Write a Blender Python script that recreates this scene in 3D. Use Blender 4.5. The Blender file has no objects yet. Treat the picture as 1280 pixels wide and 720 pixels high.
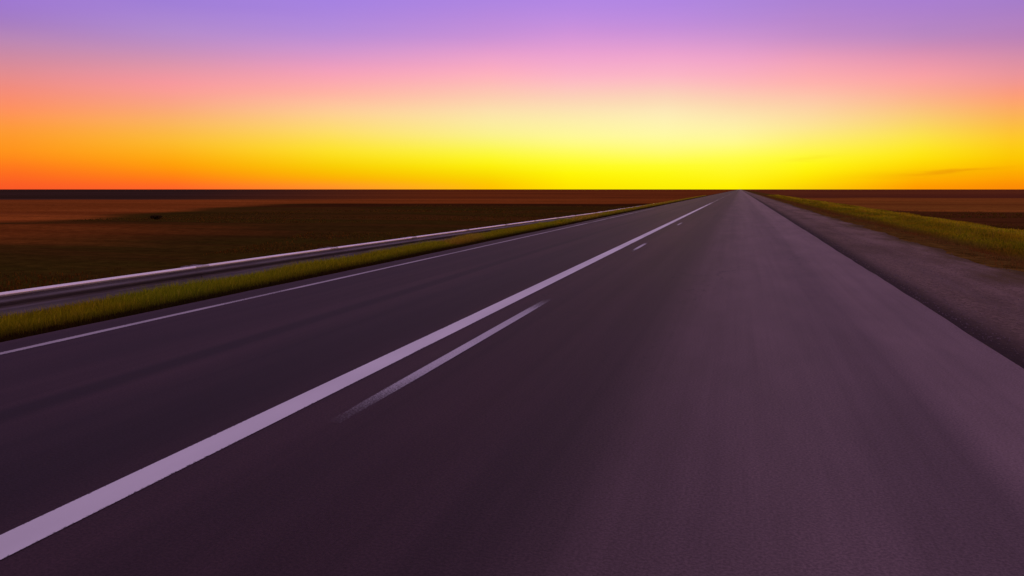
import bpy, math, random
import numpy as np
from mathutils import Vector

S = bpy.context.scene
COL = S.collection
random.seed(7)
rng = np.random.default_rng(7)

# ---------------------------------------------------------------- camera
CAM_H = 1.4
F = 995.0
PITCH = math.atan(123.5 / F)
YAW = math.atan(285 / math.hypot(F, 123.5))
cd = bpy.data.cameras.new('camera')
cam = bpy.data.objects.new('camera', cd)
COL.objects.link(cam)
cd.sensor_width = 36.0
cd.lens = 36.0 * F / 1280.0
cd.clip_start = 0.05
cd.clip_end = 40000.0
cam.location = (0, 0, CAM_H)
cam.rotation_euler = (math.pi / 2 - PITCH, 0, YAW)
S.camera = cam


def ray(x, y):
    a = (x - 640) / F
    b = -(y - 360) / F
    X, Y, Z = a, math.cos(PITCH) + b * math.sin(PITCH), -math.sin(PITCH) + b * math.cos(PITCH)
    return (X * math.cos(YAW) - Y * math.sin(YAW), X * math.sin(YAW) + Y * math.cos(YAW), Z)


def az_el(x, y):
    d = ray(x, y)
    return (math.degrees(math.atan2(d[0], d[1])), math.degrees(math.atan2(d[2], math.hypot(d[0], d[1]))))


# ---------------------------------------------------------------- node helpers
class G:
    """tiny expression wrapper around math nodes"""
    def __init__(s, nt):
        s.nt = nt
        nt.nodes.clear()

    def new(s, t):
        return s.nt.nodes.new(t)

    def put(s, sock, v):
        if hasattr(v, 'is_output'):
            s.nt.links.new(v, sock)
        elif isinstance(v, (tuple, list)) and len(v) == 3 and sock.type == 'RGBA':
            sock.default_value = (*v, 1)
        else:
            sock.default_value = v

    def m(s, op, a, b=0.0, c=0.0, clamp=False):
        n = s.new('ShaderNodeMath')
        n.operation = op
        n.use_clamp = clamp
        s.put(n.inputs[0], a)
        s.put(n.inputs[1], b)
        s.put(n.inputs[2], c)
        return n.outputs[0]

    def ss(s, v, lo, hi, to0=0.0, to1=1.0, smooth=True):
        n = s.new('ShaderNodeMapRange')
        n.interpolation_type = 'SMOOTHSTEP' if smooth else 'LINEAR'
        n.clamp = True
        s.put(n.inputs['Value'], v)
        n.inputs['From Min'].default_value = lo
        n.inputs['From Max'].default_value = hi
        n.inputs['To Min'].default_value = to0
        n.inputs['To Max'].default_value = to1
        return n.outputs[0]

    def mix(s, f, a, b, mode='MIX'):
        n = s.new('ShaderNodeMix')
        n.data_type = 'RGBA'
        n.blend_type = mode
        s.put(n.inputs[0], f)
        s.put(n.inputs[6], a)
        s.put(n.inputs[7], b)
        return n.outputs[2]

    def pos(s):
        g = s.new('ShaderNodeNewGeometry')
        x = s.new('ShaderNodeSeparateXYZ')
        s.nt.links.new(g.outputs['Position'], x.inputs[0])
        return g.outputs['Position'], x.outputs[0], x.outputs[1], x.outputs[2]

    def noise(s, vec, scale=(1, 1, 1), detail=3.0, rough=0.55, off=(0, 0, 0), out=0):
        mp = s.new('ShaderNodeMapping')
        mp.inputs['Scale'].default_value = scale
        mp.inputs['Location'].default_value = off
        s.nt.links.new(vec, mp.inputs[0])
        n = s.new('ShaderNodeTexNoise')
        n.inputs['Scale'].default_value = 1.0
        n.inputs['Detail'].default_value = detail
        n.inputs['Roughness'].default_value = rough
        s.nt.links.new(mp.outputs[0], n.inputs['Vector'])
        return n.outputs[out]

    def band(s, x, centre, half, soft):
        """1 inside |x-centre|<half, soft edges"""
        d = s.m('ABSOLUTE', s.m('SUBTRACT', x, centre))
        return s.ss(d, half, half + soft, 1.0, 0.0)


def lin(c):
    return tuple(((v / 255) / 12.92 if v / 255 <= 0.04045 else ((v / 255 + 0.055) / 1.055) ** 2.4) for v in c)


# ---------------------------------------------------------------- sky
SUN_AZ, SUN_EL = -4.5, 1.6
w = bpy.data.worlds.new('World')
S.world = w
w.use_nodes = True
g = G(w.node_tree)
tc = g.new('ShaderNodeTexCoord')
nrm = g.new('ShaderNodeVectorMath')
nrm.operation = 'NORMALIZE'
w.node_tree.links.new(tc.outputs['Generated'], nrm.inputs[0])
sx = g.new('ShaderNodeSeparateXYZ')
w.node_tree.links.new(nrm.outputs[0], sx.inputs[0])
DEG = 180 / math.pi
el = g.m('MULTIPLY', g.m('ARCSINE', sx.outputs[2]), DEG)
az = g.m('MULTIPLY', g.m('ARCTAN2', sx.outputs[0], sx.outputs[1]), DEG)
ELMAX = 60.0
cols = {
    12: [(0, (158, 120, 210)), (25, (165, 125, 197)), (50, (186, 135, 180)), (80, (216, 140, 155)), (110, (243, 140, 126)),
         (135, (255, 145, 98)), (165, (254, 156, 50)), (190, (255, 148, 25)), (210, (255, 118, 28)), (234, (250, 88, 38))],
    212: [(0, (158, 125, 216)), (40, (180, 140, 205)), (60, (196, 143, 190)), (85, (226, 150, 167)), (105, (250, 152, 158)),
          (130, (250, 165, 133)), (155, (251, 182, 92)), (180, (253, 188, 42)), (205, (255, 163, 5)), (225, (255, 122, 20)), (234, (255, 100, 40))],
    412: [(0, (165, 130, 226)), (40, (182, 140, 216)), (65, (212, 150, 204)), (90, (246, 160, 186)), (110, (255, 173, 168)),
          (140, (254, 206, 150)), (165, (254, 221, 106)), (190, (254, 227, 34)), (210, (248, 203, 0)), (225, (253, 172, 0)), (234, (255, 142, 40))],
    612: [(0, (173, 133, 226)), (45, (200, 145, 215)), (65, (230, 158, 206)), (90, (255, 174, 192)), (115, (253, 198, 178)),
          (145, (252, 231, 170)), (170, (251, 242, 142)), (190, (252, 248, 66)), (205, (255, 246, 10)), (220, (248, 216, 0)), (234, (255, 190, 0))],
    712: [(0, (177, 134, 228)), (25, (192, 141, 223)), (45, (212, 149, 216)), (72, (240, 164, 207)), (98, (254, 183, 198)), (122, (252, 210, 184)),
          (150, (253, 238, 172)), (175, (255, 250, 148)), (195, (255, 252, 72)), (215, (255, 249, 2)), (234, (255, 226, 0))],
    920: [(0, (173, 133, 219)), (25, (186, 139, 215)), (45, (204, 146, 208)), (75, (241, 164, 200)), (100, (254, 180, 188)), (130, (252, 213, 174)),
          (155, (254, 238, 172)), (178, (255, 250, 146)), (200, (255, 253, 60)), (234, (255, 238, 0))],
    832: [(0, (175, 133, 226)), (25, (190, 140, 221)), (45, (208, 148, 214)), (70, (240, 164, 205)), (95, (253, 182, 198)), (120, (251, 212, 184)),
          (145, (254, 238, 182)), (170, (255, 250, 166)), (192, (255, 251, 110)), (211, (255, 254, 20)), (234, (252, 236, 4))],
    1012: [(0, (171, 130, 212)), (45, (195, 140, 200)), (75, (240, 160, 186)), (100, (255, 174, 174)), (130, (253, 206, 168)),
           (160, (253, 230, 148)), (185, (255, 244, 88)), (205, (255, 251, 15)), (225, (255, 227, 0)), (234, (251, 205, 4))],
    1152: [(0, (169, 126, 210)), (45, (185, 135, 192)), (70, (224, 146, 176)), (95, (251, 160, 165)), (120, (252, 176, 143)),
           (150, (250, 208, 112)), (175, (253, 230, 65)), (195, (255, 232, 10)), (215, (254, 200, 0)), (234, (255, 152, 0))],
    1268: [(0, (165, 125, 203)), (45, (185, 130, 186)), (75, (219, 144, 167)), (100, (240, 150, 150)), (120, (254, 157, 120)),
           (145, (251, 180, 88)), (175, (254, 202, 35)), (195, (251, 203, 2)), (215, (255, 175, 0)), (234, (251, 137, 5))],
}
ZEN = [(18, (0.46, 0.29, 0.72)), (28, (0.44, 0.29, 0.62)), (45, (0.42, 0.29, 0.56)), (60, (0.40, 0.28, 0.52))]


def ramp(stops):
    r = g.new('ShaderNodeValToRGB')
    r.color_ramp.interpolation = 'LINEAR'
    stops = sorted(stops, key=lambda q: q[0])
    e = r.color_ramp.elements
    while len(e) < len(stops):
        e.new(0.5)
    for k, (t, c) in enumerate(stops):
        e[k].position = min(1, max(0, t / ELMAX))
    for k, (t, c) in enumerate(stops):
        e[k].color = (*c, 1)
    w.node_tree.links.new(eln, r.inputs[0])
    return r.outputs[0]


eln = g.m('DIVIDE', el, ELMAX, clamp=True)
keyed = []
for x, st in sorted(cols.items()):
    a0 = az_el(x, 120)[0]
    ys_ = np.array([q[0] for q in st], float)
    cs_ = np.array([q[1] for q in st], float)
    res = []
    for y in np.linspace(0, 235, 26):
        k = np.arange(-18, 19, 1.0)
        wt = np.exp(-(k / min(8.0, 1.0 + (235 - y) / 2)) ** 2)
        c = [float(np.sum(np.interp(y + k, ys_, cs_[:, i]) * wt) / wt.sum()) for i in range(3)]
        res.append((max(0.0, az_el(x, y)[1]), lin(c)))
    keyed.append((a0, res + ZEN))
away = [(0, lin((150, 105, 150))), (5, lin((175, 120, 165))), (12, lin((165, 120, 180)))] + ZEN[:1] + ZEN[1:]
keyed = [(-125.0, away)] + keyed + [(110.0, away)]
cur = ramp(keyed[0][1])
for (a0, _), (a1, st) in zip(keyed, keyed[1:]):
    cur = g.mix(g.ss(az, a0, a1, smooth=(a0 < -100 or a1 > 100)), cur, ramp(st))
# thin streaks of cloud low over the horizon
for (ax, ay), sl, wa, we, amt in (((1190, 214), 0.07, 2.2, 0.11, 0.42), ((1010, 198), 0.10, 1.5, 0.12, 0.09), ((1150, 219), 0.02, 5.0, 0.25, 0.10)):
    a0, e0 = az_el(ax, ay)
    da = g.m('SUBTRACT', az, a0)
    de = g.m('SUBTRACT', g.m('SUBTRACT', el, e0), g.m('MULTIPLY', da, sl))
    nz = g.noise(nrm.outputs[0], (22, 22, 240), 4, 0.6)
    de = g.m('ADD', de, g.m('MULTIPLY', g.m('SUBTRACT', nz, 0.5), 0.5))
    ga = g.m('POWER', 2.718, g.m('MULTIPLY', g.m('POWER', g.m('ABSOLUTE', g.m('DIVIDE', da, wa)), 2.0), -1.0))
    ge = g.m('POWER', 2.718, g.m('MULTIPLY', g.m('POWER', g.m('ABSOLUTE', g.m('DIVIDE', de, we)), 2.0), -1.0))
    cur = g.mix(g.m('MULTIPLY', g.m('MULTIPLY', ga, ge), amt), cur, lin((225, 120, 10)))
# high thin veil, barely visible
veil = g.noise(nrm.outputs[0], (3, 3, 38), 4, 0.55, off=(4, 1, 2))
cur = g.mix(0.015, cur, g.mix(g.ss(veil, 0.3, 0.7), (0, 0, 0), (1, 1, 1)), 'SOFT_LIGHT')
bg = g.new('ShaderNodeBackground')
g.put(bg.inputs[0], cur)
bg.inputs[1].default_value = 1.0
sk = g.new('ShaderNodeTexSky')
sk.sky_type = 'NISHITA'
sk.sun_disc = False
sk.sun_elevation = math.radians(SUN_EL)
sk.sun_rotation = math.radians(SUN_AZ)
bg2 = g.new('ShaderNodeBackground')
w.node_tree.links.new(sk.outputs[0], bg2.inputs[0])
bg2.inputs[1].default_value = 0.05
# the Nishita sky carries the high dome; its share fades out towards the coloured band at the horizon
mxs = g.new('ShaderNodeMixShader')
g.put(mxs.inputs[0], g.ss(el, 16, 55, 0.0, 0.12))
w.node_tree.links.new(bg.outputs[0], mxs.inputs[1])
w.node_tree.links.new(bg2.outputs[0], mxs.inputs[2])
wo = g.new('ShaderNodeOutputWorld')
w.node_tree.links.new(mxs.outputs[0], wo.inputs[0])

sd = bpy.data.lights.new('sun', 'SUN')
sd.energy = 0.35
sd.angle = math.radians(3.0)
sd.color = (1.0, 0.56, 0.20)
sun = bpy.data.objects.new('sun', sd)
COL.objects.link(sun)
sv = Vector((math.sin(math.radians(SUN_AZ)) * math.cos(math.radians(SUN_EL)),
             math.cos(math.radians(SUN_AZ)) * math.cos(math.radians(SUN_EL)), math.sin(math.radians(SUN_EL))))
sun.rotation_euler = sv.to_track_quat('Z', 'Y').to_euler()

S.view_settings.view_transform = 'Standard'
S.view_settings.look = 'None'
S.view_settings.exposure = 0.0
S.view_settings.gamma = 1.0
S.view_settings.use_curve_mapping = False
S.cycles.max_bounces = 5
S.cycles.use_denoising = True


# ---------------------------------------------------------------- mesh helpers
def link(name, me, mats, parent=None, kind=None):
    o = bpy.data.objects.new(name, me)
    COL.objects.link(o)
    for m_ in (mats if isinstance(mats, (list, tuple)) else [mats]):
        if m_.name not in [q.name for q in me.materials if q]:
            me.materials.append(m_)
    if parent:
        o.parent = parent
    if kind:
        o['kind'] = kind
    return o


def mesh(name, v, f, smooth=False):
    me = bpy.data.meshes.new(name)
    me.from_pydata([tuple(q) for q in v], [], f)
    me.update()
    if smooth:
        me.polygons.foreach_set('use_smooth', [True] * len(me.polygons))
    return me


def strip_mesh(name, rows, smooth=False, closed=False):
    """rows of equal length -> quads"""
    v = [p for r in rows for p in r]
    n = len(rows[0])
    f = []
    for i in range(len(rows) - 1):
        for j in range(n if closed else n - 1):
            k = (j + 1) % n
            f.append((i * n + j, i * n + k, (i + 1) * n + k, (i + 1) * n + j))
    return mesh(name, v, f, smooth)


def bsdf(name, build):
    m_ = bpy.data.materials.new(name)
    m_.use_nodes = True
    gg = G(m_.node_tree)
    out = gg.new('ShaderNodeOutputMaterial')
    p = gg.new('ShaderNodeBsdfPrincipled')
    m_.node_tree.links.new(p.outputs[0], out.inputs[0])
    build(gg, p, out)
    return m_


def bump(gg, p, h, strength, dist):
    b = gg.new('ShaderNodeBump')
    b.inputs['Strength'].default_value = strength
    b.inputs['Distance'].default_value = dist
    gg.put(b.inputs['Height'], h)
    gg.nt.links.new(b.outputs[0], p.inputs['Normal'])


# ---------------------------------------------------------------- materials
def asphalt(gg, p, out):
    P, x, y, z = gg.pos()
    wob = gg.m('MULTIPLY', gg.m('SUBTRACT', gg.noise(P, (0.0, 0.05, 0), 2), 0.5), 0.5)
    xw = gg.m('ADD', x, wob)
    fine = gg.noise(P, (70, 70, 70), 3, 0.7)
    mid = gg.noise(P, (1.3, 0.35, 1), 4, 0.6)
    streak = gg.noise(P, (7.0, 0.10, 1), 4, 0.6)
    streak2 = gg.noise(P, (1.4, 0.03, 1), 3, 0.55, off=(3, 7, 0))
    c = gg.mix(gg.ss(streak2, 0.3, 0.7), (0.031, 0.0155, 0.0165), (0.052, 0.026, 0.027))
    # newer pale lane on the right, older dark lane on the left
    right = gg.ss(xw, -1.7, 0.45)
    c = gg.mix(right, c, gg.mix(gg.ss(streak2, 0.25, 0.75), (0.118, 0.078, 0.072), (0.148, 0.098, 0.091)))
    edge = gg.band(xw, 1.75, 0.30, 0.35)
    c = gg.mix(gg.m('MULTIPLY', edge, 0.55), c, (0.215, 0.145, 0.125))
    pale = gg.band(xw, 0.35, 0.12, 0.4)
    c = gg.mix(gg.m('MULTIPLY', pale, 0.25), c, (0.17, 0.115, 0.10))
    # darker paving seam left of the wheel path, narrow oil line in the far lane
    seam = gg.band(xw, -1.05, 0.08, 0.40)
    c = gg.mix(gg.m('MULTIPLY', seam, gg.ss(mid, 0.2, 0.8, 0.25, 0.5)), c, (0.030, 0.015, 0.018))
    t1 = gg.band(xw, -4.42, 0.05, 0.14)
    c = gg.mix(gg.m('MULTIPLY', t1, 0.6), c, (0.010, 0.007, 0.008))
    t2 = gg.band(xw, -3.6, 0.2, 0.5)
    c = gg.mix(gg.m('MULTIPLY', t2, 0.35), c, (0.014, 0.011, 0.012))
    c = gg.mix(gg.ss(streak, 0.35, 0.75, 0.0, 0.35), c, gg.mix(1.0, c, (0.6, 0.6, 0.6), 'MULTIPLY'))
    c = gg.mix(0.5, c, gg.mix(gg.ss(mid, 0.25, 0.75), (0.36, 0.36, 0.36), (0.64, 0.64, 0.64)), 'OVERLAY')
    c = gg.mix(0.8, c, gg.mix(gg.ss(fine, 0.3, 0.7), (0.33, 0.33, 0.33), (0.67, 0.67, 0.67)), 'OVERLAY')
    # hairline cracks, some sealed
    vo = gg.new('ShaderNodeTexVoronoi')
    vo.feature = 'DISTANCE_TO_EDGE'
    mp = gg.new('ShaderNodeMapping')
    mp.inputs['Scale'].default_value = (0.42, 0.13, 1)
    wv = gg.new('ShaderNodeVectorMath')
    wv.operation = 'ADD'
    gg.nt.links.new(P, wv.inputs[0])
    gg.nt.links.new(gg.noise(P, (1.5, 1.5, 1), 4, 0.6, out=1), wv.inputs[1])
    gg.nt.links.new(wv.outputs[0], mp.inputs[0])
    gg.nt.links.new(mp.outputs[0], vo.inputs['Vector'])
    vo.inputs['Scale'].default_value = 1.0
    cr = gg.ss(vo.outputs['Distance'], 0.0, 0.006, 1, 0)
    cr = gg.m('MULTIPLY', cr, gg.ss(gg.noise(P, (0.25, 0.1, 1), 2, off=(9, 2, 0)), 0.5, 0.6))
    c = gg.mix(gg.m('MULTIPLY', cr, 0.6), c, (0.012, 0.010, 0.012))
    gg.put(p.inputs['Base Color'], c)
    gg.put(p.inputs['Roughness'], gg.ss(mid, 0.2, 0.8, 0.90, 0.95))
    p.inputs['Specular IOR Level'].default_value = 0.22
    bump(gg, p, gg.m('SUBTRACT', fine, gg.m('MULTIPLY', cr, 0.6)), 0.3, 0.004)


M_ASPHALT = bsdf('asphalt', asphalt)


def paint(wear, col, fade=0.0, y0=0, y1=1, xc=-2.75, hw=0.0975):
    def b(gg, p, out):
        P, x, y, z = gg.pos()
        n1 = gg.noise(P, (95, 40, 1), 4, 0.75)
        n2 = gg.noise(P, (3, 0.4, 1), 3, 0.6)
        dirt = gg.noise(P, (1.0, 0.25, 1), 3, 0.6, off=(5, 5, 0))
        gg.put(p.inputs['Base Color'], gg.mix(gg.ss(dirt, 0.3, 0.75, 0, 0.5), col, tuple(q * 0.6 for q in col)))
        p.inputs['Roughness'].default_value = 0.95
        p.inputs['Specular IOR Level'].default_value = 0.08
        v = gg.m('ADD', gg.m('MULTIPLY', n1, 0.6), gg.m('MULTIPLY', n2, 0.4))
        v = gg.m('SUBTRACT', v, gg.ss(y, 30, 110, 0, 0.26))
        if fade:
            e0 = gg.ss(y, y0, y0 + fade, 0.40, 0)
            e1 = gg.ss(y, y1 - fade, y1, 0, 0.40)
            v = gg.m('SUBTRACT', v, gg.m('ADD', e0, e1))
        de = gg.m('ABSOLUTE', gg.m('SUBTRACT', x, xc))
        v = gg.m('SUBTRACT', v, gg.ss(de, hw - 0.022, hw, 0, 0.16))
        soft = 0.24 if fade else 0.07
        a = gg.ss(v, wear - soft, wear + soft)
        tr = gg.new('ShaderNodeBsdfTransparent')
        mx = gg.new('ShaderNodeMixShader')
        gg.put(mx.inputs[0], a)
        gg.nt.links.new(tr.outputs[0], mx.inputs[1])
        gg.nt.links.new(p.outputs[0], mx.inputs[2])
        gg.nt.links.new(mx.outputs[0], out.inputs[0])
        bump(gg, p, n1, 0.2, 0.003)
    return b


PAINT_COL = (0.78, 0.77, 0.66)
M_SOLID = bsdf('worn_white_paint', paint(0.30, PAINT_COL))
M_EDGE = bsdf('dusty_edge_paint', paint(0.42, (0.46, 0.42, 0.37), xc=-6.04, hw=0.0525))


def gravel(gg, p, out):
    P, x, y, z = gg.pos()
    vo = gg.new('ShaderNodeTexVoronoi')
    gg.nt.links.new(P, vo.inputs['Vector'])
    vo.inputs['Scale'].default_value = 34
    vb = gg.new('ShaderNodeTexVoronoi')
    gg.nt.links.new(P, vb.inputs['Vector'])
    vb.inputs['Scale'].default_value = 90
    sp = gg.new('ShaderNodeSeparateColor')
    gg.nt.links.new(vo.outputs['Color'], sp.inputs[0])
    mid = gg.noise(P, (0.9, 0.22, 1), 4, 0.6)
    st = gg.noise(P, (4, 0.1, 1), 4, 0.6)
    c = gg.mix(sp.outputs[0], (0.110, 0.068, 0.050), (0.270, 0.175, 0.125))
    c = gg.mix(gg.ss(mid, 0.35, 0.7, 0, 0.6), c, (0.070, 0.042, 0.026))
    c = gg.mix(gg.ss(st, 0.45, 0.75, 0, 0.45), c, (0.210, 0.140, 0.115))
    c = gg.mix(gg.ss(x, 2.36, 2.80, 0.90, 0.0), c, (0.022, 0.012, 0.014))
    sand = gg.band(x, 2.95, 0.25, 0.5)
    c = gg.mix(gg.m('MULTIPLY', sand, 0.3), c, (0.05, 0.034, 0.03))
    grs = gg.ss(gg.m('ADD', x, gg.m('MULTIPLY', gg.m('SUBTRACT', mid, 0.5), 2.2)), 4.0, 4.9)
    c = gg.mix(grs, c, (0.080, 0.046, 0.010))
    gg.put(p.inputs['Base Color'], c)
    p.inputs['Roughness'].default_value = 1.0
    p.inputs['Specular IOR Level'].default_value = 0.06
    bump(gg, p, gg.m('ADD', vo.outputs['Distance'], gg.m('MULTIPLY', vb.outputs['Distance'], 0.5)), 0.5, 0.02)


M_GRAVEL = bsdf('roadside_gravel', gravel)


def ground(gg, p, out):
    P, x, y, z = gg.pos()
    big = gg.noise(P, (0.012, 0.03, 1), 4, 0.55)
    rows = gg.noise(P, (0.015, 0.22, 1), 4, 0.6, off=(3, 1, 0))
    rows2 = gg.noise(P, (0.08, 0.9, 1), 4, 0.65, off=(8, 3, 0))
    fine = gg.noise(P, (2.2, 3.0, 1), 5, 0.7)
    nb = gg.m('SUBTRACT', big, 0.5)
    band = gg.noise(P, (0.0035, 0.035, 1), 4, 0.6, off=(1, 6, 0))
    dark = gg.mix(gg.ss(rows, 0.35, 0.65), (0.045, 0.023, 0.004), (0.078, 0.034, 0.006))
    dark = gg.mix(gg.ss(rows2, 0.4, 0.7, 0, 0.6), dark, (0.046, 0.034, 0.004))
    rust = gg.mix(gg.ss(rows, 0.35, 0.65), (0.25, 0.060, 0.009), (0.38, 0.105, 0.014))
    rust = gg.mix(gg.ss(band, 0.40, 0.62, 0, 0.7), rust, (0.17, 0.048, 0.006))
    rust = gg.mix(gg.ss(rows2, 0.45, 0.75, 0, 0.35), rust, (0.44, 0.14, 0.03))
    # left fields meet the road at a slant: v runs away from the road junction, u across
    v = gg.m('ADD', gg.m('MULTIPLY', x, -math.sin(YAW)), gg.m('MULTIPLY', y, math.cos(YAW)))
    u = gg.m('ADD', gg.m('MULTIPLY', x, math.cos(YAW)), gg.m('MULTIPLY', y, math.sin(YAW)))
    n2 = gg.m('SUBTRACT', gg.noise(P, (0.05, 0.09, 1), 4, 0.6, off=(2, 9, 0)), 0.5)
    vb = gg.m('ADD', v, gg.m('MULTIPLY', n2, 9.0))
    ub = gg.m('ADD', u, gg.m('MULTIPLY', n2, 12.0))
    yb = gg.m('ADD', y, gg.m('MULTIPLY', n2, 8.0))
    # olive weeds and brown bare patches inside the near plot
    olive = gg.noise(P, (0.035, 0.10, 1), 5, 0.6, off=(6, 3, 0))
    cl = gg.mix(gg.ss(olive, 0.44, 0.64, 0, 0.7), dark, (0.050, 0.038, 0.004))
    cl = gg.mix(gg.ss(olive, 0.47, 0.36, 0, 0.6), cl, (0.095, 0.034, 0.006))
    strip = gg.m('MULTIPLY', gg.ss(vb, 84, 95), gg.ss(ub, -34, -20))
    cl = gg.mix(gg.m('MULTIPLY', strip, 0.75), cl, (0.050, 0.014, 0.004))
    bare = gg.m('MULTIPLY', gg.m('MULTIPLY', gg.ss(vb, 24, 31), gg.ss(vb, 39, 43, 1, 0)), gg.ss(ub, -24, -10, 1, 0))
    cl = gg.mix(gg.m('MULTIPLY', bare, 0.60), cl, rust)
    mL = gg.m("MAXIMUM", gg.ss(vb, 101, 110), gg.m('MULTIPLY', gg.ss(ub, -32, -26, 1, 0), gg.ss(vb, 43, 48)))
    cl = gg.mix(mL, cl, rust)
    darkfar = gg.mix(gg.ss(band, 0.35, 0.65), (0.040, 0.022, 0.010), (0.060, 0.032, 0.020))
    darkfar = gg.mix(gg.ss(gg.m('DIVIDE', u, gg.m('ADD', v, 30)), -0.42, -0.04), darkfar, gg.mix(gg.ss(band, 0.4, 0.6), (0.16, 0.040, 0.008), (0.24, 0.065, 0.010)))
    mF = gg.ss(vb, 148, 156)
    cl = gg.mix(mF, cl, darkfar)
    # right fields
    cr = gg.mix(gg.ss(rows, 0.35, 0.65), (0.060, 0.020, 0.005), (0.100, 0.036, 0.008))
    brown = gg.mix(gg.ss(rows, 0.35, 0.65), (0.20, 0.062, 0.009), (0.33, 0.115, 0.016))
    cr = gg.mix(gg.ss(yb, 70, 74), cr, brown)
    cr = gg.mix(gg.ss(yb, 80, 84, 0, 0.8), cr, gg.mix(gg.ss(band, 0.4, 0.6), (0.13, 0.030, 0.006), (0.24, 0.090, 0.012)))
    cr = gg.mix(gg.ss(yb, 118, 126), cr, brown)
    cr = gg.mix(gg.ss(yb, 170, 190), cr, gg.mix(gg.ss(band, 0.4, 0.6), (0.13, 0.036, 0.012), (0.20, 0.060, 0.014)))
    c = gg.mix(gg.ss(x, -2, 2), cl, cr)
    # verge soil under the grass
    xv = gg.m('ADD', x, gg.m('MULTIPLY', gg.m('SUBTRACT', fine, 0.5), 1.2))
    ver = gg.m('MULTIPLY', gg.ss(xv, -8.2, -7.4), gg.ss(xv, 8.6, 10.0, 1, 0))
    vs = gg.mix(gg.ss(fine, 0.4, 0.6), (0.026, 0.020, 0.006), (0.060, 0.048, 0.012))
    vs = gg.mix(gg.ss(x, 3, 4), vs, gg.mix(gg.ss(fine, 0.35, 0.6), (0.070, 0.036, 0.006), (0.13, 0.070, 0.012)))
    c = gg.mix(ver, c, vs)
    c = gg.mix(0.75, c, gg.mix(gg.ss(fine, 0.3, 0.7), (0.32, 0.32, 0.32), (0.68, 0.68, 0.68)), 'OVERLAY')
    gg.put(p.inputs['Base Color'], c)
    p.inputs['Roughness'].default_value = 1.0
    p.inputs['Specular IOR Level'].default_value = 0.0
    bump(gg, p, fine, 0.6, 0.12)


M_GROUND = bsdf('field_soil', ground)


def foliage(trans):
    def b(gg, p, out):
        a = gg.new('ShaderNodeAttribute')
        a.attribute_name = 'tint'
        P, x, y, z = gg.pos()
        n = gg.noise(P, (0.7, 0.25, 1), 3, 0.6)
        c = gg.mix(gg.ss(n, 0.35, 0.7, 0.0, 0.6), a.outputs['Color'], gg.mix(1.0, a.outputs['Color'], (1.25, 0.75, 0.5), 'MULTIPLY'))
        gg.put(p.inputs['Base Color'], c)
        p.inputs['Roughness'].default_value = 0.9
        p.inputs['Specular IOR Level'].default_value = 0.02
        t = gg.new('ShaderNodeBsdfTranslucent')
        gg.put(t.inputs[0], c)
        mx = gg.new('ShaderNodeMixShader')
        mx.inputs[0].default_value = trans
        gg.nt.links.new(p.outputs[0], mx.inputs[1])
        gg.nt.links.new(t.outputs[0], mx.inputs[2])
        gg.nt.links.new(mx.outputs[0], out.inputs[0])
    return b


M_GRASS = bsdf('grass_blades', foliage(0.5))
M_STUBBLE = bsdf('stubble_blades', foliage(0.5))


def steel(gg, p, out):
    P, x, y, z = gg.pos()
    n = gg.noise(P, (6, 0.8, 9), 4, 0.65)
    s2 = gg.noise(P, (30, 30, 12), 3, 0.6)
    c = gg.mix(gg.ss(n, 0.35, 0.7), (0.17, 0.15, 0.125), (0.12, 0.10, 0.085))
    c = gg.mix(gg.ss(s2, 0.60, 0.72, 0, 0.5), c, (0.20, 0.13, 0.10))
    gg.put(p.inputs['Base Color'], c)
    p.inputs['Metallic'].default_value = 0.35
    gg.put(p.inputs['Roughness'], gg.ss(n, 0.3, 0.7, 0.55, 0.72))


M_STEEL = bsdf('galvanised_steel', steel)


def highlight_steel(gg, p, out):  # sky highlight on the rail top, put into a near-white base colour
    P, x, y, z = gg.pos()
    n = gg.noise(P, (9, 0.7, 9), 4, 0.6)
    gg.put(p.inputs['Base Color'], gg.mix(gg.ss(n, 0.4, 0.75), (1.0, 0.98, 0.80), (0.85, 0.78, 0.62)))
    p.inputs['Metallic'].default_value = 0.6
    gg.put(p.inputs['Roughness'], gg.ss(n, 0.3, 0.7, 0.28, 0.45))


M_HIGHLIGHT = bsdf('rail_highlight', highlight_steel)


def woodp(gg, p, out):
    P, x, y, z = gg.pos()
    n = gg.noise(P, (30, 30, 3), 4, 0.65)
    gg.put(p.inputs['Base Color'], gg.mix(gg.ss(n, 0.3, 0.7), (0.07, 0.05, 0.045), (0.16, 0.12, 0.11)))
    p.inputs['Roughness'].default_value = 0.85


M_POST = bsdf('weathered_timber', woodp)

# ---------------------------------------------------------------- ground sheet
LX = [(-9000, -0.5), (-3000, -0.5), (-1200, -0.5), (-500, -0.5), (-250, -0.5), (-130, -0.5), (-80, -0.5), (-50, -0.5), (-34, -0.5), (-24, -0.5),
      (-17, -0.5), (-12, -0.5), (-9.5, -0.5), (-8.4, -0.48), (-7.9, -0.44), (-7.5, -0.22), (-7.25, -0.08), (-6.8, -0.04), (-6.55, -0.045), (-6.3, -0.12), (-5.0, -0.16),
      (0, -0.16), (2.0, -0.16), (4.3, -0.16), (4.75, -0.10), (5.3, -0.12), (6.2, -0.20), (7.2, -0.20), (8.2, -0.14), (9.2, -0.12), (10.2, -0.26), (11.5, -0.38),
      (14, -0.42), (19, -0.42), (27, -0.42), (40, -0.42), (70, -0.42), (130, -0.42), (250, -0.45), (500, -0.5), (1200, -0.5), (3000, -0.5), (9000, -0.5)]
YR = [-60, -40, -25, -15, -8, -4] + [k * 1.5 for k in range(0, 40)] + [60 * 1.09 ** k for k in range(0, 59)]


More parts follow.
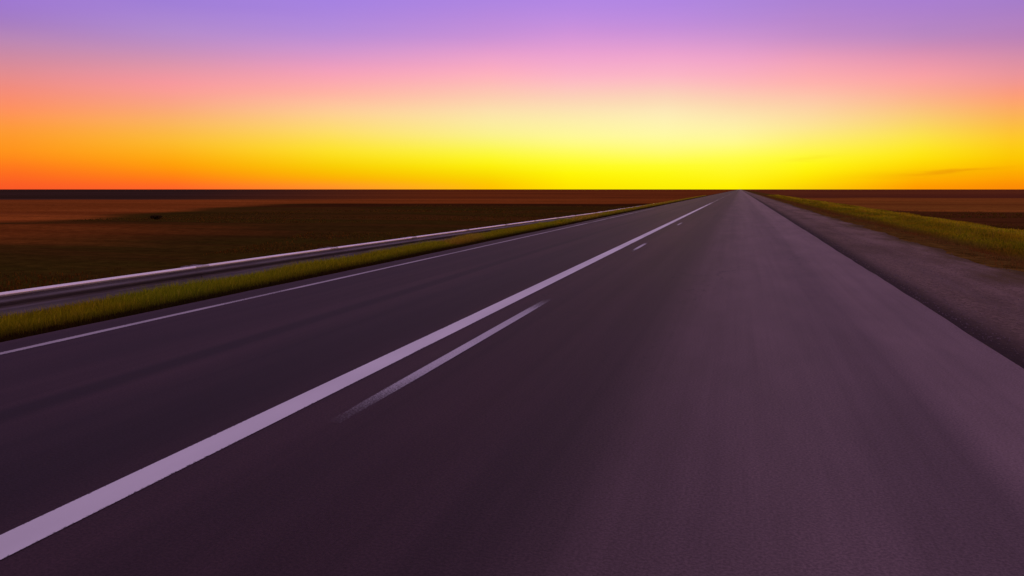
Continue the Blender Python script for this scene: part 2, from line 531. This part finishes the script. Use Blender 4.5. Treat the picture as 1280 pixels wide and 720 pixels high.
def gz(x, z, y):
    if -8.0 < x < 9.6:
        amp = 0.012 if (x < -6.6 or x > 5.0) else 0.0
    else:
        amp = 0.05 if abs(x) < 500 else 0.0
    return z + amp * (math.sin(x * 0.31 + y * 0.17) + math.sin(x * 0.11 - y * 0.29 + 2) + 0.6 * math.sin(y * 0.71 + x))


gmesh = strip_mesh('ground', [[(x, y, gz(x, z, y)) for x, z in LX] for y in YR], smooth=True)
link('ground', gmesh, M_GROUND, kind='structure')


def zground(x, y):
    for (xa, za), (xb, zb) in zip(LX, LX[1:]):
        if xa <= x <= xb:
            t = (x - xa) / (xb - xa)
            return gz(x, za + (zb - za) * t, y)
    return -0.5


# ---------------------------------------------------------------- road slab
R0, R1, RY0, RY1 = -6.52, 2.22, -60.0, 7000.0
ry = [-60, -30, -15, -6] + [k * 0.8 for k in range(0, 60)] + [48 * 1.12 ** k for k in range(0, 44)] + [7000]


def edge_jit(y, s):
    return 0.008 * math.sin(y * 1.7 + s) + 0.008 * math.sin(y * 4.1 + 2 * s) + 0.010 * math.sin(y * 0.43 + s) if y < 120 else 0


rows = []
for y in ry:
    jl, jr = edge_jit(y, 1.0), edge_jit(y, 2.6) * 0.8
    rows.append([(R0 + jl - 0.10, y, -0.13), (R0 + jl - 0.03, y, -0.02), (R0 + jl + 0.03, y, 0.0), (-4.5, y, 0.0), (-2.5, y, 0.0),
                 (0.0, y, 0.0), (R1 - 0.25 + jr, y, 0.0), (R1 + jr - 0.03, y, -0.004), (R1 + jr + 0.02, y, -0.03), (R1 + jr + 0.08, y, -0.13)])
road = link('road', strip_mesh('road', rows, smooth=False), M_ASPHALT, kind='structure')


def stripe(name, xc, wd, y0, y1, mat, z=0.004):
    ys = [y0]
    while ys[-1] < y1:
        ys.append(min(y1, ys[-1] + max(0.5, abs(ys[-1]) * 0.06)))
    return link(name, strip_mesh(name, [[(xc - wd / 2, q, z), (xc + wd / 2, q, z)] for q in ys]), mat, kind='structure')


stripe('centre_line', -2.75, 0.195, -55, 2500, M_SOLID)
stripe('edge_line', -6.04, 0.105, -55, 2500, M_EDGE)
for (a, b, wd, f, wr) in ((4.2, 9.85, 0.105, 0.9, 0.35), (17.8, 21.5, 0.085, 0.9, 0.40), (31.2, 34.9, 0.08, 0.8, 0.42), (45.0, 47.6, 0.07, 0.8, 0.50), (-9.6, -5.0, 0.105, 0.8, 0.36)):
    stripe('lane_dash', -2.31, wd, a, b, bsdf('dash_paint', paint(wr, (0.64, 0.62, 0.55), f * 1.9, a - 0.2, b + 0.3, xc=-2.31, hw=wd / 2 + 0.008)))

# ---------------------------------------------------------------- gravel shoulder
rows = []
for y in ry:
    jr = edge_jit(y, 2.6) * 0.8
    e = 0.10 * math.sin(y * 0.9) + 0.08 * math.sin(y * 2.3 + 1) if y < 150 else 0
    rows.append([(R1 - 0.25, y, -0.05), (R1 + 0.01 + jr, y, -0.045), (2.45 + 0.3 * jr, y, -0.055), (2.9, y, -0.040), (3.6, y, -0.045), (4.3, y, -0.06), (4.95 + e, y, -0.115), (5.05 + e, y, -0.25)])
link('gravel_shoulder', strip_mesh('gravel_shoulder', rows, smooth=True), M_GRAVEL, kind='structure')


# ---------------------------------------------------------------- grass blades
def blades(name, mat, xs, ys, zs, h, wd, tint, lean=0.35, wind=(0.0, 0.0), label=None, cat=None):
    n = len(xs)
    a = rng.uniform(0, 2 * math.pi, n)
    la = rng.uniform(0, 2 * math.pi, n)
    l = np.abs(rng.normal(0, lean, n)) * h
    lx, ly = np.cos(la) * l + wind[0] * h, np.sin(la) * l + wind[1] * h
    dx, dy = np.cos(a) * wd / 2, np.sin(a) * wd / 2
    v = np.zeros((n, 5, 3))
    for k, (s, t, q) in enumerate(((-1, 0, 0), (1, 0, 0), (0.75, 0.55, 0.35), (-0.75, 0.55, 0.35), (0, 1.0, 1.0))):
        v[:, k, 0] = xs + dx * s + lx * q
        v[:, k, 1] = ys + dy * s + ly * q
        v[:, k, 2] = zs + h * t * (1 - 0.25 * q) - (0.03 if t == 0 else 0)
    me = bpy.data.meshes.new(name)
    me.vertices.add(n * 5)
    me.vertices.foreach_set('co', v.reshape(-1))
    base = np.arange(n)[:, None] * 5
    loops = (base + np.array([0, 1, 2, 3, 3, 2, 4])).reshape(-1)
    me.loops.add(n * 7)
    me.loops.foreach_set('vertex_index', loops.astype(np.int32))
    me.polygons.add(n * 2)
    st = (np.arange(n)[:, None] * 7 + np.array([0, 4])).reshape(-1)
    me.polygons.foreach_set('loop_start', st.astype(np.int32))
    ca = me.color_attributes.new('tint', 'FLOAT_COLOR', 'POINT')
    tc_ = np.repeat(np.concatenate([tint, np.ones((n, 1))], 1), 5, axis=0)
    ca.data.foreach_set('color', tc_.reshape(-1))
    me.update(calc_edges=True)
    me.validate()
    o = link(name, me, mat, kind='stuff')
    if label:
        o['label'] = label
        o['category'] = cat
    return o


def zg(xs, ys):
    xa = np.array([q[0] for q in LX], float)
    za = np.array([q[1] for q in LX], float)
    return np.interp(xs, xa, za)


def tints(n, cols_, wts):
    c = np.array(cols_)
    k = rng.choice(len(c), n, p=np.array(wts) / sum(wts))
    return c[k] * rng.uniform(0.65, 1.35, (n, 1))


def lump(xs, ys, s=1.0):
    return 0.5 + 0.25 * np.sin(xs * 2.1 * s + np.sin(ys * 1.3 * s) * 2) + 0.25 * np.sin(ys * 1.9 * s + 1.7 * np.sin(xs * 1.1 * s))


# left verge: a strip between the asphalt edge and the guardrail
parts = []
for (y0, y1, n, wd) in ((-3, 12, 44000, 0.008), (12, 30, 40000, 0.012), (30, 70, 20000, 0.032), (70, 180, 14000, 0.08)):
    xs = rng.uniform(-7.50, -6.60, n)
    ys = rng.uniform(y0, y1, n)
    parts.append((xs, ys, np.full(n, wd)))
xs, ys, wd = (np.concatenate(q) for q in zip(*parts))
creep = 0.10 * lump(ys * 0.6, ys * 0.0)
keep = xs < -6.62 + creep
xs, ys, wd = xs[keep], ys[keep], wd[keep]
prof = np.interp(-xs, [6.55, 6.80, 6.98, 7.25, 7.5], [0.05, 0.08, 0.21, 0.33, 0.42])
hh = prof * rng.uniform(0.72, 1.06, len(xs)) * (0.88 + 0.2 * lump(xs * 0.7, ys * 0.8))
patch = lump(xs * 0.2, ys * 0.22)
tn = tints(len(xs), [(0.33, 0.36, 0.008), (0.40, 0.41, 0.010), (0.24, 0.29, 0.008), (0.50, 0.43, 0.03)], [4, 3, 3, 1])
dry = (patch > 0.72)[:, None] | (rng.random(len(xs)) < np.clip((ys - 25) / 60, 0, 0.5))[:, None]
tn = np.where(dry, tn * np.array([1.25, 0.95, 2.5]), tn)
foot = np.clip((xs + 7.0) / 0.22, 0, 1)[:, None]  # dark low weeds, plus the grass front's own shade put into the tint
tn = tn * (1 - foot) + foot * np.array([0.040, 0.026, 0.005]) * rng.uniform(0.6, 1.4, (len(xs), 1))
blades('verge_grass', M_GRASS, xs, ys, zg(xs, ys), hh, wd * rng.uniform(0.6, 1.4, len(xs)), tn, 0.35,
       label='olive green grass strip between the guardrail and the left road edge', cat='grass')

# right verge
parts = []
for (y0, y1, n, wd) in ((3, 22, 60000, 0.014), (22, 45, 60000, 0.024), (45, 90, 45000, 0.05), (90, 220, 26000, 0.12)):
    xs = 4.2 + 6.2 * rng.beta(1.5, 1.15, n)
    ys = rng.uniform(y0, y1, n)
    parts.append((xs, ys, np.full(n, wd)))
xs, ys, wd = (np.concatenate(q) for q in zip(*parts))
lmp = lump(xs * 0.8, ys * 0.45)
keep = (xs > 6.1 + 0.8 * (lmp - 0.5)) | (rng.random(len(xs)) < 0.45 * np.clip((xs - 4.6) / 1.5, 0, 1) * (0.3 + 0.7 * (lmp > 0.45)))
keep &= (xs < 9.4 + 0.9 * lump(xs, ys * 0.3))
xs, ys, wd, lmp = xs[keep], ys[keep], wd[keep], lmp[keep]
hh = np.interp(xs, [4.2, 5.6, 6.4, 8, 10], [0.03, 0.05, 0.13, 0.21, 0.20]) * rng.uniform(0.5, 1.15, len(xs)) * (0.65 + 0.6 * lmp)
tn = tints(len(xs), [(0.31, 0.30, 0.006), (0.40, 0.35, 0.008), (0.17, 0.19, 0.006), (0.40, 0.27, 0.03)], [4, 3, 2, 1.2])
sw = 0.5 + 0.5 * np.sin(xs * 3.1 + 1.5 * np.sin(ys * 0.11) + 0.8 * np.sin(ys * 0.37))
tn = tn * (0.55 + 0.75 * np.clip((xs - 6.0) / 2.0, 0, 1) * (0.35 + 0.65 * sw))[:, None]
fr = np.clip((6.9 - xs) / 1.0, 0, 1)[:, None]
tn = tn * (1 - fr) + fr * np.array([0.17, 0.085, 0.018]) * rng.uniform(0.7, 1.3, (len(xs), 1))
blades('verge_grass', M_GRASS, xs, ys, zg(xs, ys), hh, wd * rng.uniform(0.6, 1.4, len(xs)), tn, 0.35,
       label='yellow green grass band beyond the gravel shoulder on the right', cat='grass')

# low stubble in the dark fields
parts = []
for (x0, x1, y0, y1, n, wd, h) in ((-22, -8.1, 2, 25, 60000, 0.03, 0.13), (-40, -8.1, 25, 60, 36000, 0.07, 0.13), (-38, -8.1, 60, 90, 12000, 0.14, 0.13),
                                   (10.3, 26, 12, 34, 22000, 0.04, 0.14), (10.0, 40, 34, 75, 26000, 0.09, 0.14), (-40, -22, 2, 25, 16000, 0.05, 0.13)):
    xs = rng.uniform(x0, x1, n)
    ys = rng.uniform(y0, y1, n)
    k = lump(xs * 0.13, ys * 0.4) > rng.random(n) * 1.6
    vv = -xs * math.sin(YAW) + ys * math.cos(YAW)
    uu = xs * math.cos(YAW) + ys * math.sin(YAW)
    k &= ~((uu < -9) & (vv > 22) & (vv < 46)) & ~((uu < -27) & (vv > 42))
    xs, ys = xs[k], ys[k]
    parts.append((xs, ys, np.full(len(xs), wd), np.full(len(xs), h)))
xs, ys, wd, h = (np.concatenate(q) for q in zip(*parts))
tn = tints(len(xs), [(0.085, 0.050, 0.007), (0.11, 0.058, 0.008), (0.085, 0.068, 0.007)], [3, 2, 2])
blades('field_stubble', M_STUBBLE, xs, ys, zg(xs, ys), h * 0.45 * rng.uniform(0.3, 1.3, len(xs)), wd, tn, 0.5,
       label='dark low stubble and weeds covering the fields beside the road', cat='stubble')

# pebbles on the shoulder and along the asphalt edge
n = 2600
px = np.where(rng.random(n) < 0.45, 2.32 + np.abs(rng.normal(0, 0.16, n)), rng.uniform(2.4, 5.0, n))
py = 3 + 42 * rng.random(n) ** 1.6
ico_v = np.array([(1, 0, 0), (-1, 0, 0), (0, 1, 0), (0, -1, 0), (0, 0, 1), (0, 0, -1)], float)
ico_f = np.array([(0, 2, 4), (2, 1, 4), (1, 3, 4), (3, 0, 4), (2, 0, 5), (1, 2, 5), (3, 1, 5), (0, 3, 5)])
sz = rng.uniform(0.004, 0.011, n)
v = ico_v[None] * sz[:, None, None] * rng.uniform(0.6, 1.3, (n, 6, 1)) * np.array([1, 1, 0.7])
v[:, :, 0] += px[:, None]
v[:, :, 1] += py[:, None]
v[:, :, 2] += np.interp(px, [2.2, 2.45, 2.9, 3.6, 4.3, 4.95], [-0.045, -0.055, -0.04, -0.045, -0.06, -0.115])[:, None] + sz[:, None] * 0.3
f = (ico_f[None] + np.arange(n)[:, None, None] * 6).reshape(-1, 3)


def stone(gg, p, out):
    P, x, y, z = gg.pos()
    nn = gg.noise(P, (25, 25, 25), 2)
    gg.put(p.inputs['Base Color'], gg.mix(gg.ss(nn, 0.35, 0.65), (0.08, 0.055, 0.05), (0.20, 0.14, 0.13)))
    p.inputs['Roughness'].default_value = 0.85


me = mesh('pebbles', v.reshape(-1, 3), [tuple(q) for q in f])
o = link('pebbles', me, bsdf('pebble_stone', stone), kind='stuff')
o['label'] = 'loose grey pebbles scattered over the right gravel shoulder'
o['category'] = 'pebbles'

# ---------------------------------------------------------------- guardrail
RX = -7.62


def ztop(y):
    return float(np.interp(y, [-20, 7, 12, 27, 43, 70, 92, 100], [0.285, 0.285, 0.27, 0.20, 0.11, 0.06, 0.03, -0.25]))


rail = bpy.data.objects.new('guardrail', None)
COL.objects.link(rail)
rail.location = (RX, 8, -0.45)
rail['label'] = 'long pale galvanised steel guardrail on short posts behind the left grass strip'
rail['category'] = 'guardrail'
OFF = Vector(rail.location)
PROF = [(0.000, -0.312), (0.012, -0.310), (0.020, -0.295), (0.066, -0.262), (0.072, -0.238), (0.066, -0.212), (0.012, -0.180), (0.002, -0.160),
        (0.006, -0.140), (0.030, -0.122), (0.050, -0.100), (0.052, -0.086), (0.040, -0.066), (0.012, -0.055), (0.000, -0.030), (0.000, 0.000)]


def beam_mesh(y0, y1, lift):
    rows_ = []
    k = 4
    pr = PROF + [(x - 0.005, z) for x, z in reversed(PROF)]
    for i in range(k + 1):
        y = y0 + (y1 - y0) * i / k
        rows_.append([(x + lift, y - OFF.y, z + ztop(y) - OFF.z) for x, z in pr])
    me_ = strip_mesh('beam', rows_, closed=True)
    return me_


posts = [-10 + 4 * k for k in range(28)]
for i, y in enumerate(posts):
    if i < len(posts) - 1:
        bm_ = link('beam', beam_mesh(y - 0.15, y + 4.15, 0.004 * (i % 2)), M_STEEL, rail)
        rr = [[(0.012 + 0.026 * math.cos(t * math.pi / 5), (y - 0.15 + 4.3 * q / 4) - OFF.y, ztop(y - 0.15 + 4.3 * q / 4) - OFF.z - 0.012 + 0.026 * math.sin(t * math.pi / 5)) for t in range(10)] for q in range(5)]
        link('highlight_lip', strip_mesh('highlight_lip', rr, smooth=True, closed=True), M_HIGHLIGHT, rail)  # lip added on the beam top to carry the bright highlight line
        # round-headed bolt that fixes this section to its post
        v, f = [], []
        nseg = 10
        for r_, xx in ((0.018, 0.010), (0.016, 0.020), (0.008, 0.025)):
            for q in range(nseg):
                t = 2 * math.pi * q / nseg
                v.append((xx + 0.004, y - OFF.y + r_ * math.cos(t), ztop(y) - 0.156 - OFF.z + r_ * math.sin(t)))
        for a in range(2):
            for q in range(nseg):
                f.append((a * nseg + q, a * nseg + (q + 1) % nseg, (a + 1) * nseg + (q + 1) % nseg, (a + 1) * nseg + q))
        f.append(tuple(range(2 * nseg, 3 * nseg)))
        link('bolt', mesh('bolt', v, f), M_STEEL, bm_)

    def box(name, x0, x1, y0, y1, z0, z1, mat, par):
        b = 0.008
        v_ = []
        for z_, ins in ((z0, 0), (z1 - b, 0), (z1, b)):
            v_ += [(x0 + ins, y0 + ins, z_), (x1 - ins, y0 + ins, z_), (x1 - ins, y1 - ins, z_), (x0 + ins, y1 - ins, z_)]
        f_ = [(3, 2, 1, 0)] + [(k * 4 + q, k * 4 + (q + 1) % 4, k * 4 + 4 + (q + 1) % 4, k * 4 + 4 + q) for k in (0, 1) for q in range(4)] + [(8, 9, 10, 11)]
        return link(name, mesh(name, v_, f_), mat, par)
    zt = ztop(y) - OFF.z
    yy = y - OFF.y
    po = box('post', -0.30, -0.155, yy - 0.08, yy + 0.08, -0.4, zt - 0.01, M_POST, rail)
    box('spacer_block', -0.153, -0.006, yy - 0.075, yy + 0.075, zt - 0.33, zt + 0.012, M_POST, po)

# ---------------------------------------------------------------- small shrub out in the left field
def shrub(x, y, r, h, n, label):
    z0 = zground(x, y)
    root = bpy.data.objects.new('shrub', None)
    COL.objects.link(root)
    root.location = (x, y, z0)
    root['label'] = label
    root['category'] = 'shrub'
    d = rng.normal(0, 1, (n, 3))
    d /= np.linalg.norm(d, axis=1)[:, None]
    c = d * rng.random((n, 1)) ** 0.4 * np.array([r, r * 0.8, h * 0.5]) + np.array([0, 0, h * 0.55])
    c += 0.2 * r * np.sin(c * 9)
    u = rng.normal(0, 1, (n, 3)) * 0.045
    w_ = rng.normal(0, 1, (n, 3)) * 0.045
    v_ = np.stack([c - u, c + w_ * 0.5, c + u, c - w_ * 0.5], 1).reshape(-1, 3)
    f_ = [(4 * i, 4 * i + 1, 4 * i + 2, 4 * i + 3) for i in range(n)]
    me_ = mesh('foliage', v_, f_)
    ca = me_.color_attributes.new('tint', 'FLOAT_COLOR', 'POINT')
    ca.data.foreach_set('color', np.tile(np.array([0.075, 0.045, 0.012, 1.0]), 4 * n))
    link('foliage', me_, M_STUBBLE, root)
    v_, f_ = [], []
    for s in range(5):
        t = s * 1.257
        tip = Vector((math.cos(t) * r * 0.6, math.sin(t) * r * 0.5, h * 0.7))
        b = len(v_)
        for q in range(5):
            a = q * 1.257
            v_.append((0.03 * math.cos(a), 0.03 * math.sin(a), -0.05))
            v_.append((tip.x + 0.008 * math.cos(a), tip.y + 0.008 * math.sin(a), tip.z))
        for q in range(5):
            k = (q + 1) % 5
            f_.append((b + 2 * q, b + 2 * k, b + 2 * k + 1, b + 2 * q + 1))
    link('stem', mesh('stem', v_, f_), M_POST, root)


shrub(-35.6, 42.6, 0.30, 0.20, 420, 'small dark lone shrub out in the brown field left of the guardrail')
